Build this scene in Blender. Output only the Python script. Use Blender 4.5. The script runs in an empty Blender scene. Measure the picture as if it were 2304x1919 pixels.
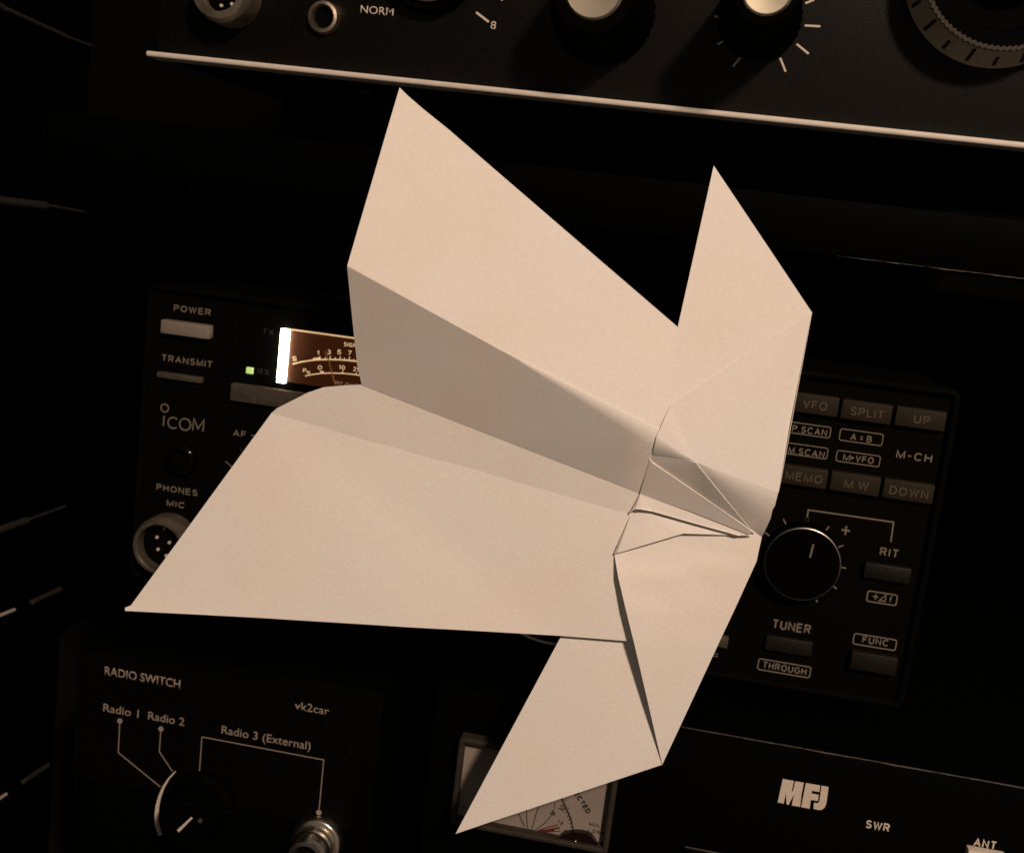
import bpy, bmesh, math
from mathutils import Vector, Matrix, noise

S = bpy.context.scene
COL = S.collection

# ------------------------------------------------------------------ camera
# lens and attitude recovered from the vanishing points of the front panels
FPX, CX, CY = 2583.71, 1152.0, 959.5            # focal length and centre in photo pixels
RX = Vector((0.98046576, 0.14227057, -0.13581597))     # world X (along the panels) seen from the camera
RD = Vector((-0.11780665, 0.97772124, 0.17373189))     # world down
RY = Vector((0.1575071, -0.15433814, 0.97538262))      # world Y (into the panels)
DIST, EYE = 0.335, 0.262                        # metres: camera to radio panel, camera above the desk
cam = bpy.data.cameras.new('camera')
cam.sensor_fit = 'HORIZONTAL'; cam.sensor_width = 36.0
cam.lens = FPX / 2304 * 36.0
cam.clip_start = 0.01; cam.clip_end = 20.0
cam.dof.use_dof = True; cam.dof.focus_distance = 0.305; cam.dof.aperture_fstop = 20.0
camo = bpy.data.objects.new('camera', cam); COL.objects.link(camo)
right = Vector((RX.x, RY.x, -RD.x)); up = -Vector((RX.y, RY.y, -RD.y)); back = -Vector((RX.z, RY.z, -RD.z))
M3 = Matrix((right, up, back)).transposed()
camo.matrix_world = Matrix.Translation((0, -DIST, EYE)) @ M3.to_4x4()
S.camera = camo

# ------------------------------------------------------------------ light
W = bpy.data.worlds.new('World'); S.world = W; W.use_nodes = True
bgn = W.node_tree.nodes['Background']
bgn.inputs['Color'].default_value = (1.0, 0.82, 0.69, 1); bgn.inputs['Strength'].default_value = 0.105
def lamp(name, loc, target, size, watts, col):
    l = bpy.data.lights.new(name, 'AREA'); l.shape = 'DISK'; l.size = size; l.energy = watts; l.color = col
    o = bpy.data.objects.new(name, l); COL.objects.link(o); o.location = loc
    o.rotation_euler = (Vector(target) - Vector(loc)).to_track_quat('-Z', 'Y').to_euler()
    return o
lamp('ceiling_lamp', (0.55, -1.21, 1.02), (0.0, -0.05, 0.20), 0.13, 21.6, (1.0, 0.735, 0.562))
S.view_settings.view_transform = 'Standard'; S.view_settings.look = 'None'
S.view_settings.exposure = 0; S.view_settings.gamma = 1; S.view_settings.use_curve_mapping = False
S.render.engine = 'CYCLES'

# ------------------------------------------------------------------ measuring helpers
def ray(px, py):
    c = Vector(((px - CX) / FPX, (py - CY) / FPX, 1.0))
    return Vector((RX.dot(c), RY.dot(c), -RD.dot(c)))
def at(px, py, Y=0.0):
    d = ray(px, py); t = (Y + DIST) / d.y
    return Vector((d.x * t, Y, EYE + d.z * t))
def at_side(px, py, X):
    d = ray(px, py); t = X / d.x
    return Vector((X, -DIST + d.y * t, EYE + d.z * t))
def view(ox, oy, s): return lambda x, y: (ox + x / s, oy + y / s)
V1, V2, V3 = view(0, 0, 2.625), view(700, 0, 2.625), view(1504, 0, 2.625)
V4, V5, V6 = view(280, 620, 3.5), view(280, 860, 3.5), view(1600, 800, 2.983)
V7, V8, V9 = view(1504, 1150, 2.625), view(1500, 1380, 2.612), view(900, 1380, 3.0)
V10, V11, V12 = view(150, 1430, 3.0), view(1340, 820, 3.643), view(1340, 1150, 2.915)
V15, V16, V17 = view(640, 720, 10.5), view(1180, 1750, 9.545), view(980, 1640, 9.545)

# ------------------------------------------------------------------ materials
def mat(name, col, rough=0.5, metal=0.0, spec=0.5, bump=0.0, bscale=900.0, vary=0.0, vscale=60.0, emit=None, estr=0.0, coat=0.0, brdist=0.0003):
    m = bpy.data.materials.new(name); m.use_nodes = True
    nt = m.node_tree; b = nt.nodes['Principled BSDF']
    b.inputs['Base Color'].default_value = (*col, 1)
    b.inputs['Roughness'].default_value = rough; b.inputs['Metallic'].default_value = metal
    b.inputs['Specular IOR Level'].default_value = spec
    if coat: b.inputs['Coat Weight'].default_value = coat
    tc = nt.nodes.new('ShaderNodeTexCoord')
    if vary:
        n = nt.nodes.new('ShaderNodeTexNoise'); n.inputs['Scale'].default_value = vscale; n.inputs['Detail'].default_value = 6
        nt.links.new(tc.outputs['Object'], n.inputs['Vector'])
        r = nt.nodes.new('ShaderNodeValToRGB')
        r.color_ramp.elements[0].position = 0.3; r.color_ramp.elements[1].position = 0.7
        r.color_ramp.elements[0].color = (*[c * (1 - vary) for c in col], 1)
        r.color_ramp.elements[1].color = (*[min(1, c * (1 + vary)) for c in col], 1)
        nt.links.new(n.outputs['Fac'], r.inputs['Fac']); nt.links.new(r.outputs['Color'], b.inputs['Base Color'])
    if bump:
        n = nt.nodes.new('ShaderNodeTexNoise'); n.inputs['Scale'].default_value = bscale; n.inputs['Detail'].default_value = 3
        nt.links.new(tc.outputs['Object'], n.inputs['Vector'])
        bp = nt.nodes.new('ShaderNodeBump'); bp.inputs['Strength'].default_value = bump; bp.inputs['Distance'].default_value = brdist
        nt.links.new(n.outputs['Fac'], bp.inputs['Height']); nt.links.new(bp.outputs['Normal'], b.inputs['Normal'])
    if emit:
        b.inputs['Emission Color'].default_value = (*emit, 1); b.inputs['Emission Strength'].default_value = estr
    return m
M = {}
M['paper'] = mat('white_paper', (0.80, 0.785, 0.75), 0.85, spec=0.2, bump=0.17, bscale=2200, vary=0.034, vscale=1100)
def tint(m, other, scale):
    """let the base colour wander slowly towards another tone, as handled paper does"""
    nt = m.node_tree; bs = nt.nodes['Principled BSDF']; old = bs.inputs['Base Color'].links[0].from_socket
    tc = nt.nodes.new('ShaderNodeTexCoord'); n = nt.nodes.new('ShaderNodeTexNoise'); n.inputs['Scale'].default_value = scale; n.inputs['Detail'].default_value = 2
    r = nt.nodes.new('ShaderNodeMapRange'); r.inputs['From Min'].default_value = 0.42; r.inputs['From Max'].default_value = 0.66
    mx = nt.nodes.new('ShaderNodeMix'); mx.data_type = 'RGBA'; mx.blend_type = 'MULTIPLY'
    nt.links.new(tc.outputs['Object'], n.inputs['Vector']); nt.links.new(n.outputs['Fac'], r.inputs['Value'])
    nt.links.new(r.outputs['Result'], mx.inputs['Factor']); nt.links.new(old, mx.inputs[6]); mx.inputs[7].default_value = (*other, 1)
    nt.links.new(mx.outputs[2], bs.inputs['Base Color'])
tint(M['paper'], (1.0, 0.968, 0.935), 32)
M['crackle'] = mat('black_crackle_paint', (0.0030, 0.0026, 0.0019), 0.40, spec=0.22, bump=0.2, bscale=2600, vary=0.7, vscale=1800)
M['plastic'] = mat('dark_grained_plastic', (0.0024, 0.0020, 0.0014), 0.6, spec=0.012, bump=0.25, bscale=3200, vary=0.6, vscale=2200)
M['case'] = mat('black_case_paint', (0.0012, 0.0012, 0.0012), 0.65, spec=0.05, bump=0.3, bscale=1200)
M['satin'] = mat('satin_black_paint', (0.0006, 0.0007, 0.0005), 0.55, spec=0.03, bump=0.15, bscale=2500, vary=0.3, vscale=900)
M['label'] = mat('printed_black_label', (0.0017, 0.0014, 0.0011), 0.55, spec=0.05, bump=0.15, bscale=2000, vary=0.7, vscale=900)
M['button'] = mat('charcoal_button_plastic', (0.0185, 0.0148, 0.0098), 0.6, spec=0.1, bump=0.2, bscale=3500, vary=0.25, vscale=2500)
M['darkbutton'] = mat('dark_button_plastic', (0.0075, 0.006, 0.0047), 0.5, spec=0.15, bump=0.25, bscale=3500, vary=0.4, vscale=2500)
M['greybutton'] = mat('grey_button_plastic', (0.175, 0.152, 0.128), 0.5, spec=0.2, bump=0.1, vary=0.06, vscale=500)
M['dimgrey'] = mat('dim_grey_plastic', (0.052, 0.045, 0.036), 0.55, spec=0.2, bump=0.2, vary=0.2, vscale=400)
M['ivory'] = mat('ivory_button_plastic', (0.62, 0.55, 0.46), 0.45)
M['ink_grey'] = mat('grey_lettering_ink', (0.155, 0.135, 0.105), 0.7, spec=0.1, vary=0.12, vscale=1500)
M['ink_dim'] = mat('dim_lettering_ink', (0.022, 0.020, 0.018), 0.7, spec=0.1)
M['ink_warm'] = mat('warm_grey_lettering_ink', (0.26, 0.215, 0.17), 0.7, spec=0.1, vary=0.10, vscale=1500)
M['ink_white'] = mat('white_lettering_ink', (0.55, 0.49, 0.41), 0.7, spec=0.1, vary=0.08, vscale=1500)
M['ink_button'] = mat('faded_button_ink', (0.078, 0.062, 0.043), 0.7, spec=0.1)
M['ink_black'] = mat('black_scale_ink', (0.02, 0.018, 0.02), 0.7, spec=0.1)
M['ink_red'] = mat('red_scale_ink', (0.085, 0.014, 0.012), 0.7, spec=0.1)
M['ink_olive'] = mat('brown_scale_ink', (0.06, 0.045, 0.02), 0.7, spec=0.1)
M['knob'] = mat('black_knob_plastic', (0.0008, 0.0008, 0.0007), 0.65, spec=0.018)
M['glossblack'] = mat('gloss_black_plastic', (0.0015, 0.0015, 0.0015), 0.12, spec=0.22)
M['alu'] = mat('spun_aluminium', (0.72, 0.66, 0.52), 0.32, metal=1.0)
M['trim'] = mat('brushed_trim_metal', (0.62, 0.575, 0.51), 0.5, spec=0.4, bump=0.15, bscale=1800, vary=0.06, vscale=300)
M['chrome'] = mat('chrome', (0.80, 0.73, 0.63), 0.22, metal=1.0)
M['bright_ring'] = mat('polished_knob_ring', (0.46, 0.42, 0.37), 0.30, metal=1.0)
M['nickel'] = mat('dull_nickel', (0.42, 0.36, 0.28), 0.42, metal=1.0, bump=0.25, bscale=900, vary=0.25, vscale=300)
M['tarnish'] = mat('tarnished_socket_metal', (0.16, 0.14, 0.11), 0.34, metal=0.6, spec=0.6, bump=0.2, bscale=900, vary=0.35, vscale=250)
M['white_ring'] = mat('knob_ring_sheen_white', (0.85, 0.80, 0.72), 0.4)  # white stands in for the reflection on a chrome rim
M['pin'] = mat('bright_contact_pin', (0.75, 0.68, 0.55), 0.35, metal=0.35, spec=0.6)
M['knurl'] = mat('dark_knurled_edge', (0.06, 0.052, 0.04), 0.6)
M['skirt'] = mat('grey_dial_enamel', (0.31, 0.275, 0.215), 0.6, bump=0.3, bscale=2200, vary=0.2, vscale=900)
M['hole'] = mat('black_cavity', (0.002, 0.002, 0.002), 0.9, spec=0.02)
M['backlight'] = mat('lit_meter_strip', (0.9, 0.85, 0.75), 0.5, emit=(1.0, 0.80, 0.55), estr=14.0)
M['meterface'] = mat('amber_meter_face', (0.05, 0.014, 0.003), 0.5, emit=(0.06, 0.0135, 0.0018), estr=0.42, vary=0.5, vscale=80)
M['scale'] = mat('lit_meter_scale', (0.6, 0.5, 0.35), 0.5, emit=(1.0, 0.62, 0.32), estr=0.62)
M['scale_dim'] = mat('lit_meter_caption', (0.5, 0.35, 0.2), 0.5, emit=(1.0, 0.5, 0.25), estr=0.17)
M['needle'] = mat('amber_meter_needle', (0.2, 0.08, 0.02), 0.5, emit=(0.45, 0.16, 0.03), estr=0.28)
M['led'] = mat('lit_green_led', (0.3, 0.4, 0.2), 0.4, emit=(0.44, 0.66, 0.19), estr=0.8)
M['dial'] = mat('white_dial_paper', (0.225, 0.196, 0.172), 0.6, spec=0.2, vary=0.12, vscale=60)
M['clear'] = mat('clear_grey_bezel', (0.029, 0.025, 0.020), 0.4, spec=0.2, vary=0.2, vscale=200)
M['window'] = mat('dark_red_window', (0.007, 0.0028, 0.002), 0.12, spec=0.4)
M['board'] = mat('black_laminate', (0.0005, 0.0005, 0.0005), 0.6, spec=0.02, bump=0.15, bscale=500)
M['edge'] = mat('worn_board_edge', (0.10, 0.085, 0.07), 0.6, spec=0.2, vary=0.5, vscale=500)
M['desk'] = mat('dark_desk_top', (0.006, 0.005, 0.004), 0.55, spec=0.2, vary=0.3, vscale=30)
M['wall'] = mat('dark_backdrop', (0.0015, 0.0015, 0.0015), 0.9, spec=0.05)
M['glint'] = mat('rail_glint_tone', (0.45, 0.40, 0.33), 0.35, metal=0.3, spec=0.6)  # lighter rail colour, glints painted in on the near segments
M['rail'] = mat('dark_polished_rail', (0.06, 0.055, 0.05), 0.28, metal=0.6, spec=0.4, bump=0.2, bscale=700)

# ------------------------------------------------------------------ building helpers
def root(name, loc, label, cat, group=None):
    o = bpy.data.objects.new(name, None); COL.objects.link(o); o.location = loc
    o.empty_display_size = 0.02
    o['label'] = label; o['category'] = cat
    if group: o['group'] = group
    return o
def origin(o):
    v = Vector((0, 0, 0))
    while o: v += o.location; o = o.parent
    return v
def link(name, bm, m, parent, smooth=None, kind=None, label=None):
    me = bpy.data.meshes.new(name)
    bmesh.ops.translate(bm, verts=bm.verts, vec=-origin(parent))
    if smooth is not None:
        for f in bm.faces: f.smooth = True
    bm.to_mesh(me); bm.free()
    if smooth is not None: me.set_sharp_from_angle(angle=math.radians(smooth))
    for mm in (m if isinstance(m, (list, tuple)) else [m]): me.materials.append(mm)
    o = bpy.data.objects.new(name, me); COL.objects.link(o); o.parent = parent
    if kind: o['kind'] = kind
    if label: o['label'] = label
    return o
def add_box(bm, x0, x1, y0, y1, z0, z1, bev=0.0, seg=2):
    r = bmesh.ops.create_cube(bm, size=1.0)
    vs = r['verts']
    for v in vs:
        v.co = Vector(((x0 + x1) / 2 + v.co.x * (x1 - x0), (y0 + y1) / 2 + v.co.y * (y1 - y0), (z0 + z1) / 2 + v.co.z * (z1 - z0)))
    if bev:
        es = {e for v in vs for e in v.link_edges}
        bmesh.ops.bevel(bm, geom=list(es), offset=bev, segments=seg, affect='EDGES', profile=0.5)
def box(name, x0, x1, y0, y1, z0, z1, m, parent, bev=0.0, **k):
    bm = bmesh.new(); add_box(bm, min(x0, x1), max(x0, x1), min(y0, y1), max(y0, y1), min(z0, z1), max(z0, z1), bev)
    return link(name, bm, m, parent, smooth=40 if bev else None, **k)
def quad_rect(pts, Y):
    """axis aligned rectangle on the panel plane Y that best fits four photo points"""
    w = [at(*p, Y) for p in pts]
    xs = sorted(v.x for v in w); zs = sorted(v.z for v in w)
    return (xs[0] + xs[1]) / 2, (xs[2] + xs[3]) / 2, (zs[0] + zs[1]) / 2, (zs[2] + zs[3]) / 2
def key(name, pts, Yp, h, m, parent, bev=0.0005, **k):
    """a push button standing h proud of the panel Yp; pts are the corners of its front"""
    x0, x1, z0, z1 = quad_rect(pts, Yp - h)
    return box(name, x0, x1, Yp - h, Yp + 0.002, z0, z1, m, parent, bev, **k)
def lathe(name, c, Y, prof, m, parent, seg=64, smooth=35, flutes=0, fdepth=0.0, **k):
    """turn prof = [(radius, height towards the viewer)] about the panel normal at c"""
    bm = bmesh.new(); rings = []
    for r, h in prof:
        if r < 1e-7: rings.append([bm.verts.new((c.x, Y - h, c.z))]); continue
        ring = []
        for i in range(seg):
            a = 2 * math.pi * i / seg
            rr = r - (fdepth if flutes and i % 2 else 0)
            ring.append(bm.verts.new((c.x + rr * math.cos(a), Y - h, c.z + rr * math.sin(a))))
        rings.append(ring)
    for a, b in zip(rings, rings[1:]):
        n = max(len(a), len(b))
        for i in range(n):
            j = (i + 1) % n
            if len(a) == 1: bm.faces.new((a[0], b[j], b[i]))
            elif len(b) == 1: bm.faces.new((a[i], a[j], b[0]))
            else: bm.faces.new((a[i], a[j], b[j], b[i]))
    bmesh.ops.recalc_face_normals(bm, faces=bm.faces)
    return link(name, bm, m, parent, smooth=smooth, **k)
def add_stroke(bm, pts, w, Y, t=0.00012):
    """flat printed line through world points, width w (one width or one per point), thickness t"""
    ws = w if isinstance(w, (list, tuple)) else [w] * len(pts)
    L, R = [], []
    n = len(pts); P = [Vector((p.x, p.z)) for p in pts]
    closed = (P[0] - P[-1]).length < 1e-7 and n > 2
    for i in range(n):
        d0 = (P[i] - P[i - 1]) if i > 0 else ((P[0] - P[-2]) if closed else P[1] - P[0])
        d1 = (P[i + 1] - P[i]) if i < n - 1 else ((P[1] - P[0]) if closed else P[-1] - P[-2])
        d0.normalize(); d1.normalize()
        d = (d0 + d1); d = d.normalized() if d.length > 1e-6 else d0
        nn = Vector((-d.y, d.x)); k = 1.0 / max(0.5, nn.dot(Vector((-d0.y, d0.x))))
        L.append(P[i] + nn * ws[i] / 2 * k); R.append(P[i] - nn * ws[i] / 2 * k)
    f = [[bm.verts.new((p.x, Y - t, p.y)) for p in side] for side in (L, R)]
    b = [[bm.verts.new((p.x, Y + t, p.y)) for p in side] for side in (L, R)]
    for i in range(n - 1):
        bm.faces.new((f[0][i], f[0][i + 1], f[1][i + 1], f[1][i]))
        bm.faces.new((b[0][i], b[1][i], b[1][i + 1], b[0][i + 1]))
        bm.faces.new((f[0][i], b[0][i], b[0][i + 1], f[0][i + 1]))
        bm.faces.new((f[1][i], f[1][i + 1], b[1][i + 1], b[1][i]))
    if not closed:
        bm.faces.new((f[0][0], f[1][0], b[1][0], b[0][0])); bm.faces.new((f[0][-1], b[0][-1], b[1][-1], f[1][-1]))
def strokes(name, lines, Y, m, parent, **k):
    """lines = [(photo points, width in mm)]"""
    bm = bmesh.new()
    for i, (pts, w) in enumerate(lines):
        add_stroke(bm, [at(*p, Y) for p in pts], [x / 1000 for x in w] if isinstance(w, list) else w / 1000, Y - i * 6e-6)
    bmesh.ops.recalc_face_normals(bm, faces=bm.faces)
    return link(name, bm, m, parent, **k)
def disc_pts(c, r, n=28, a0=0, a1=360):
    return [Vector((c.x + r * math.cos(math.radians(a0 + (a1 - a0) * i / n)), c.y, c.z + r * math.sin(math.radians(a0 + (a1 - a0) * i / n)))) for i in range(n + 1)]
def text_mesh(s, bold=0.0):
    c = bpy.data.curves.new('t', 'FONT'); c.body = s; c.size = 1.0; c.offset = bold; c.extrude = 0.0; c.resolution_u = 4
    o = bpy.data.objects.new('t', c); COL.objects.link(o)
    dg = bpy.context.evaluated_depsgraph_get(); me = bpy.data.meshes.new_from_object(o.evaluated_get(dg))
    bpy.data.objects.remove(o); bpy.data.curves.remove(c)
    bm = bmesh.new(); bm.from_mesh(me); bpy.data.meshes.remove(me)
    return bm
_h = text_mesh('H'); CAPH = max(v.co.y for v in _h.verts); _h.free()
def letter_soft(s, a, b, cap, Y, m, parent, bold=0.012, name='lettering', spin=0.0):
    """word s on the plane Y from baseline start a to baseline end b (photo points), cap letters cap pixels tall"""
    A, B = at(*a, Y), at(*b, Y)
    mid = ((a[0] + b[0]) / 2, (a[1] + b[1]) / 2)
    h = at(mid[0], mid[1] - cap, Y).z - at(*mid, Y).z
    bm = text_mesh(s, bold)
    x0 = min(v.co.x for v in bm.verts); x1 = max(v.co.x for v in bm.verts)
    wid = (B - A).length if spin else B.x - A.x
    z = (A.z + B.z) / 2; ang = math.atan2(B.z - A.z, B.x - A.x) if spin else 0.0
    ca, sa = math.cos(ang), math.sin(ang)
    for v in bm.verts:
        u = (v.co.x - x0) / (x1 - x0) * wid; w = v.co.y / CAPH * h
        if spin: v.co = Vector((A.x + u * ca - w * sa, Y, A.z + u * sa + w * ca))
        else: v.co = Vector((A.x + u, Y, z + w))
    g = bmesh.ops.extrude_face_region(bm, geom=list(bm.faces))
    vs = [e for e in g['geom'] if isinstance(e, bmesh.types.BMVert)]
    bmesh.ops.translate(bm, verts=vs, vec=(0, -0.00012, 0))
    bmesh.ops.recalc_face_normals(bm, faces=bm.faces)
    return link(name, bm, m, parent)
def arc(cx, cy, rx, ry, a0, a1, n=14):
    return [(cx + rx * math.cos(math.radians(a0 + (a1 - a0) * i / n)), cy + ry * math.sin(math.radians(a0 + (a1 - a0) * i / n))) for i in range(n + 1)]
GLYPH = {
 'A': (.74, [[(0, 0), (.37, 1), (.74, 0)], [(.13, .33), (.61, .33)]]),
 'B': (.62, [[(0, 0), (0, 1)] + arc(.34, .765, .23, .235, 90, -90) + [(0, .53)], [(.34, .53)] + arc(.35, .265, .27, .265, 90, -90) + [(0, 0)]]),
 'C': (.72, [arc(.38, .5, .38, .5, 42, 318, 22)]),
 'D': (.68, [[(0, 0), (0, 1)] + arc(.28, .5, .40, .5, 90, -90) + [(0, 0)]]),
 'E': (.58, [[(.57, 1), (0, 1), (0, 0), (.59, 0)], [(0, .53), (.53, .53)]]),
 'F': (.54, [[(.55, 1), (0, 1), (0, 0)], [(0, .51), (.49, .51)]]),
 'G': (.76, [arc(.39, .5, .39, .5, 42, 350, 22) + [(.75, .47), (.42, .47)]]),
 'H': (.64, [[(0, 0), (0, 1)], [(.64, 0), (.64, 1)], [(0, .53), (.64, .53)]]),
 'I': (.0, [[(0, 0), (0, 1)]]),
 'L': (.5, [[(0, 1), (0, 0), (.5, 0)]]),
 'M': (.78, [[(0, 0), (0, 1), (.39, .06), (.78, 1), (.78, 0)]]),
 'N': (.66, [[(0, 0), (0, 1), (.66, 0), (.66, 1)]]),
 'O': (.78, [arc(.39, .5, .39, .5, 0, 360, 28)]),
 'P': (.6, [[(0, 0), (0, 1)] + arc(.34, .74, .26, .26, 90, -90) + [(0, .48)]]),
 'R': (.64, [[(0, 0), (0, 1)] + arc(.36, .745, .25, .255, 90, -90) + [(0, .49)], [(.36, .49), (.62, 0)]]),
 'S': (.6, [arc(.3, .745, .26, .255, 25, 270, 14) + arc(.3, .255, .29, .255, 90, -155, 14)]),
 'T': (.62, [[(0, 1), (.62, 1)], [(.31, 1), (.31, 0)]]),
 'U': (.64, [[(0, 1)] + arc(.32, .3, .32, .3, 180, 360) + [(.64, 1)]]),
 'V': (.66, [[(0, 1), (.33, 0), (.66, 1)]]),
 'W': (.98, [[(0, 1), (.25, 0), (.49, .95), (.73, 0), (.98, 1)]]),
 'X': (.66, [[(0, 0), (.66, 1)], [(.66, 0), (0, 1)]]),
 '0': (.52, [arc(.26, .5, .26, .5, 0, 360, 24)]),
 '1': (.2, [[(0, .78), (.2, .98), (.2, 0)]]),
 '2': (.54, [arc(.26, .73, .26, .27, 165, -35, 12) + [(0, 0), (.55, 0)]]),
 '3': (.54, [arc(.26, .755, .24, .245, 150, -90, 12), arc(.26, .255, .28, .255, 90, -150, 12)]),
 '5': (.54, [[(.5, 1), (.1, 1), (.04, .52)] + arc(.26, .31, .28, .31, 125, -150, 14)]),
 '7': (.52, [[(0, 1), (.53, 1), (.18, 0)]]),
 '.': (.02, [[(0, 0), (0, .08)]]),
 '-': (.34, [[(0, .45), (.34, .45)]]),
 '=': (.4, [[(0, .70), (.4, .70)], [(0, .28), (.4, .28)]]),
 'o': (.5, [arc(.25, .3, .25, .3, 0, 360, 20)]),
 'f': (.34, [arc(.3, .78, .16, .22, 70, 180, 6) + [(.14, 0)], [(0, .62), (.3, .62)]]),
}
def letter(s, a, b, cap, Y, m, parent, wt=0.17, name='lettering', spin=0.0, gap=0.22):
    """grotesque lettering drawn with strokes; same arguments as letter_soft"""
    A, B = at(*a, Y), at(*b, Y)
    mid = ((a[0] + b[0]) / 2, (a[1] + b[1]) / 2)
    h = at(mid[0], mid[1] - cap, Y).z - at(*mid, Y).z
    wid = (B - A).length if spin else B.x - A.x
    z = (A.z + B.z) / 2; ang = math.atan2(B.z - A.z, B.x - A.x) if spin else 0.0
    ca, sa = math.cos(ang), math.sin(ang)
    lines, u = [], 0.0
    for ch in s:
        if ch == ' ': u += 0.30; continue
        w_, gl = GLYPH[ch]
        lines += [[(u + x, y) for x, y in l] for l in gl]
        u += w_ + gap + wt
    total = max(x for l in lines for x, y in l); w = wt * h
    bm = bmesh.new()
    for i, l in enumerate(lines):
        P = []
        for x, y in l:
            U = w / 2 + x / max(total, 1e-3) * (wid - w) if total > 0 else wid / 2
            V = w / 2 + y * (h - w)
            P.append(Vector((A.x + U * ca - V * sa, Y, (A.z + U * sa + V * ca) if spin else z + V)))
        add_stroke(bm, P, w, Y - (i % 4) * 6e-6)
    bmesh.ops.recalc_face_normals(bm, faces=bm.faces)
    return link(name, bm, m, parent)
def frame_px(pts, Y, w):
    """outlined printed box through four photo corners"""
    x0, x1, z0, z1 = quad_rect(pts, Y); r = 0.0006
    out = []
    for cx, cz, a in ((x1 - r, z1 - r, 0), (x0 + r, z1 - r, 90), (x0 + r, z0 + r, 180), (x1 - r, z0 + r, 270)):
        for k in range(4):
            t = math.radians(a + 30 * k); out.append(Vector((cx + r * math.cos(t), Y, cz + r * math.sin(t))))
    return out + [out[0]]
def boxed(s, pts, a, b, cap, Y, m, parent, w=0.28):
    bm = bmesh.new(); add_stroke(bm, frame_px(pts, Y, w), w / 1000, Y)
    bmesh.ops.recalc_face_normals(bm, faces=bm.faces)
    link('lettering_box', bm, m, parent)
    if s: letter(s, a, b, cap, Y, m, parent)
def ring_frame(name, x0, x1, z0, z1, w, y0, y1, m, parent, bev=0.0006, r=0.003):
    """rounded rectangular rim"""
    def loop(i):
        X0, X1, Z0, Z1, rr = x0 + i, x1 - i, z0 + i, z1 - i, max(r - i, 0.0003)
        o = []
        for cx, cz, a in ((X1 - rr, Z1 - rr, 0), (X0 + rr, Z1 - rr, 90), (X0 + rr, Z0 + rr, 180), (X1 - rr, Z0 + rr, 270)):
            for k in range(7):
                t = math.radians(a + 15 * k); o.append((cx + rr * math.cos(t), cz + rr * math.sin(t)))
        return o
    bm = bmesh.new(); rings = []
    for i, y in ((0, y1), (0, y0 + bev), (bev, y0), (w - bev, y0), (w, y0 + bev), (w, y1)):
        rings.append([bm.verts.new((x, y, z)) for x, z in loop(i)])
    rings.append(rings[0])
    for a, b in zip(rings, rings[1:]):
        n = len(a)
        for i in range(n): bm.faces.new((a[i], a[(i + 1) % n], b[(i + 1) % n], b[i]))
    bmesh.ops.recalc_face_normals(bm, faces=bm.faces)
    return link(name, bm, m, parent, smooth=50)
def rod(bm, a, b, r, seg=16):
    d = (b - a); L = d.length
    res = bmesh.ops.create_cone(bm, cap_ends=True, segments=seg, radius1=r, radius2=r, depth=L)
    q = Vector((0, 0, 1)).rotation_difference(d.normalized()).to_matrix().to_4x4()
    bmesh.ops.transform(bm, matrix=Matrix.Translation((a + b) / 2) @ q, verts=res['verts'])

# ================================================================== setting
def setting(name, x0, x1, y0, y1, z0, z1, m):
    bm = bmesh.new(); add_box(bm, x0, x1, y0, y1, z0, z1)
    return link(name, bm, m, None, kind='structure')
setting('tabletop', -0.75, 0.75, -0.45, 0.46, -0.03, 0.0, M['desk'])
setting('wall', -0.75, 0.75, 0.46, 0.48, -0.03, 0.95, M['wall'])

# ================================================================== big cases first
YI = 0.0            # radio panel
YT = -0.012         # upper receiver panel
YB = -0.016         # boxes below

# ---- shelf that carries the upper receiver
sz = at(2110, 608, 0.0).z
shelf = root('shelf', (0.0, 0.18, sz), 'black shelf board between the two radios, with a thin worn front edge', 'shelf')
box('board', -0.35, 0.35, 0.0, 0.40, sz, sz + 0.016, M['board'], shelf, 0.0008)
def chipped_lip(a, b, y, ztop, wid, n=90):
    """thin worn lip running from a to b under/over the height ztop, of uneven width"""
    bm = bmesh.new(); rows = []
    for i in range(n + 1):
        t = i / n; x = a.x + (b.x - a.x) * t
        w = max(0.00002, wid * (0.55 + 0.9 * noise.noise((t * 9, 4.2, ztop)) + 0.5 * noise.noise((t * 40, 1.2, ztop))) * min(1, t * 4 + 0.15))
        rows.append([bm.verts.new((x, y, ztop)), bm.verts.new((x, y, ztop - w)), bm.verts.new((x, y + 0.0005, ztop - w)), bm.verts.new((x, y + 0.0005, ztop))])
    for p, q in zip(rows, rows[1:]):
        for k in range(4): bm.faces.new((p[k], q[k], q[(k + 1) % 4], p[(k + 1) % 4]))
    bmesh.ops.recalc_face_normals(bm, faces=bm.faces)
    return bm
bm = chipped_lip(at(1880, 582, 0.0), at(2500, 652, 0.0), -0.0003, sz + 0.0006, 0.00034)
link('worn_edge', bm, M['edge'], shelf)  # pale lip: wear, with the edge highlight put into its colour
for sx in (-0.34, 0.33):
    box('support', sx, sx + 0.012, 0.02, 0.38, 0.0, sz, M['board'], shelf)

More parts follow.
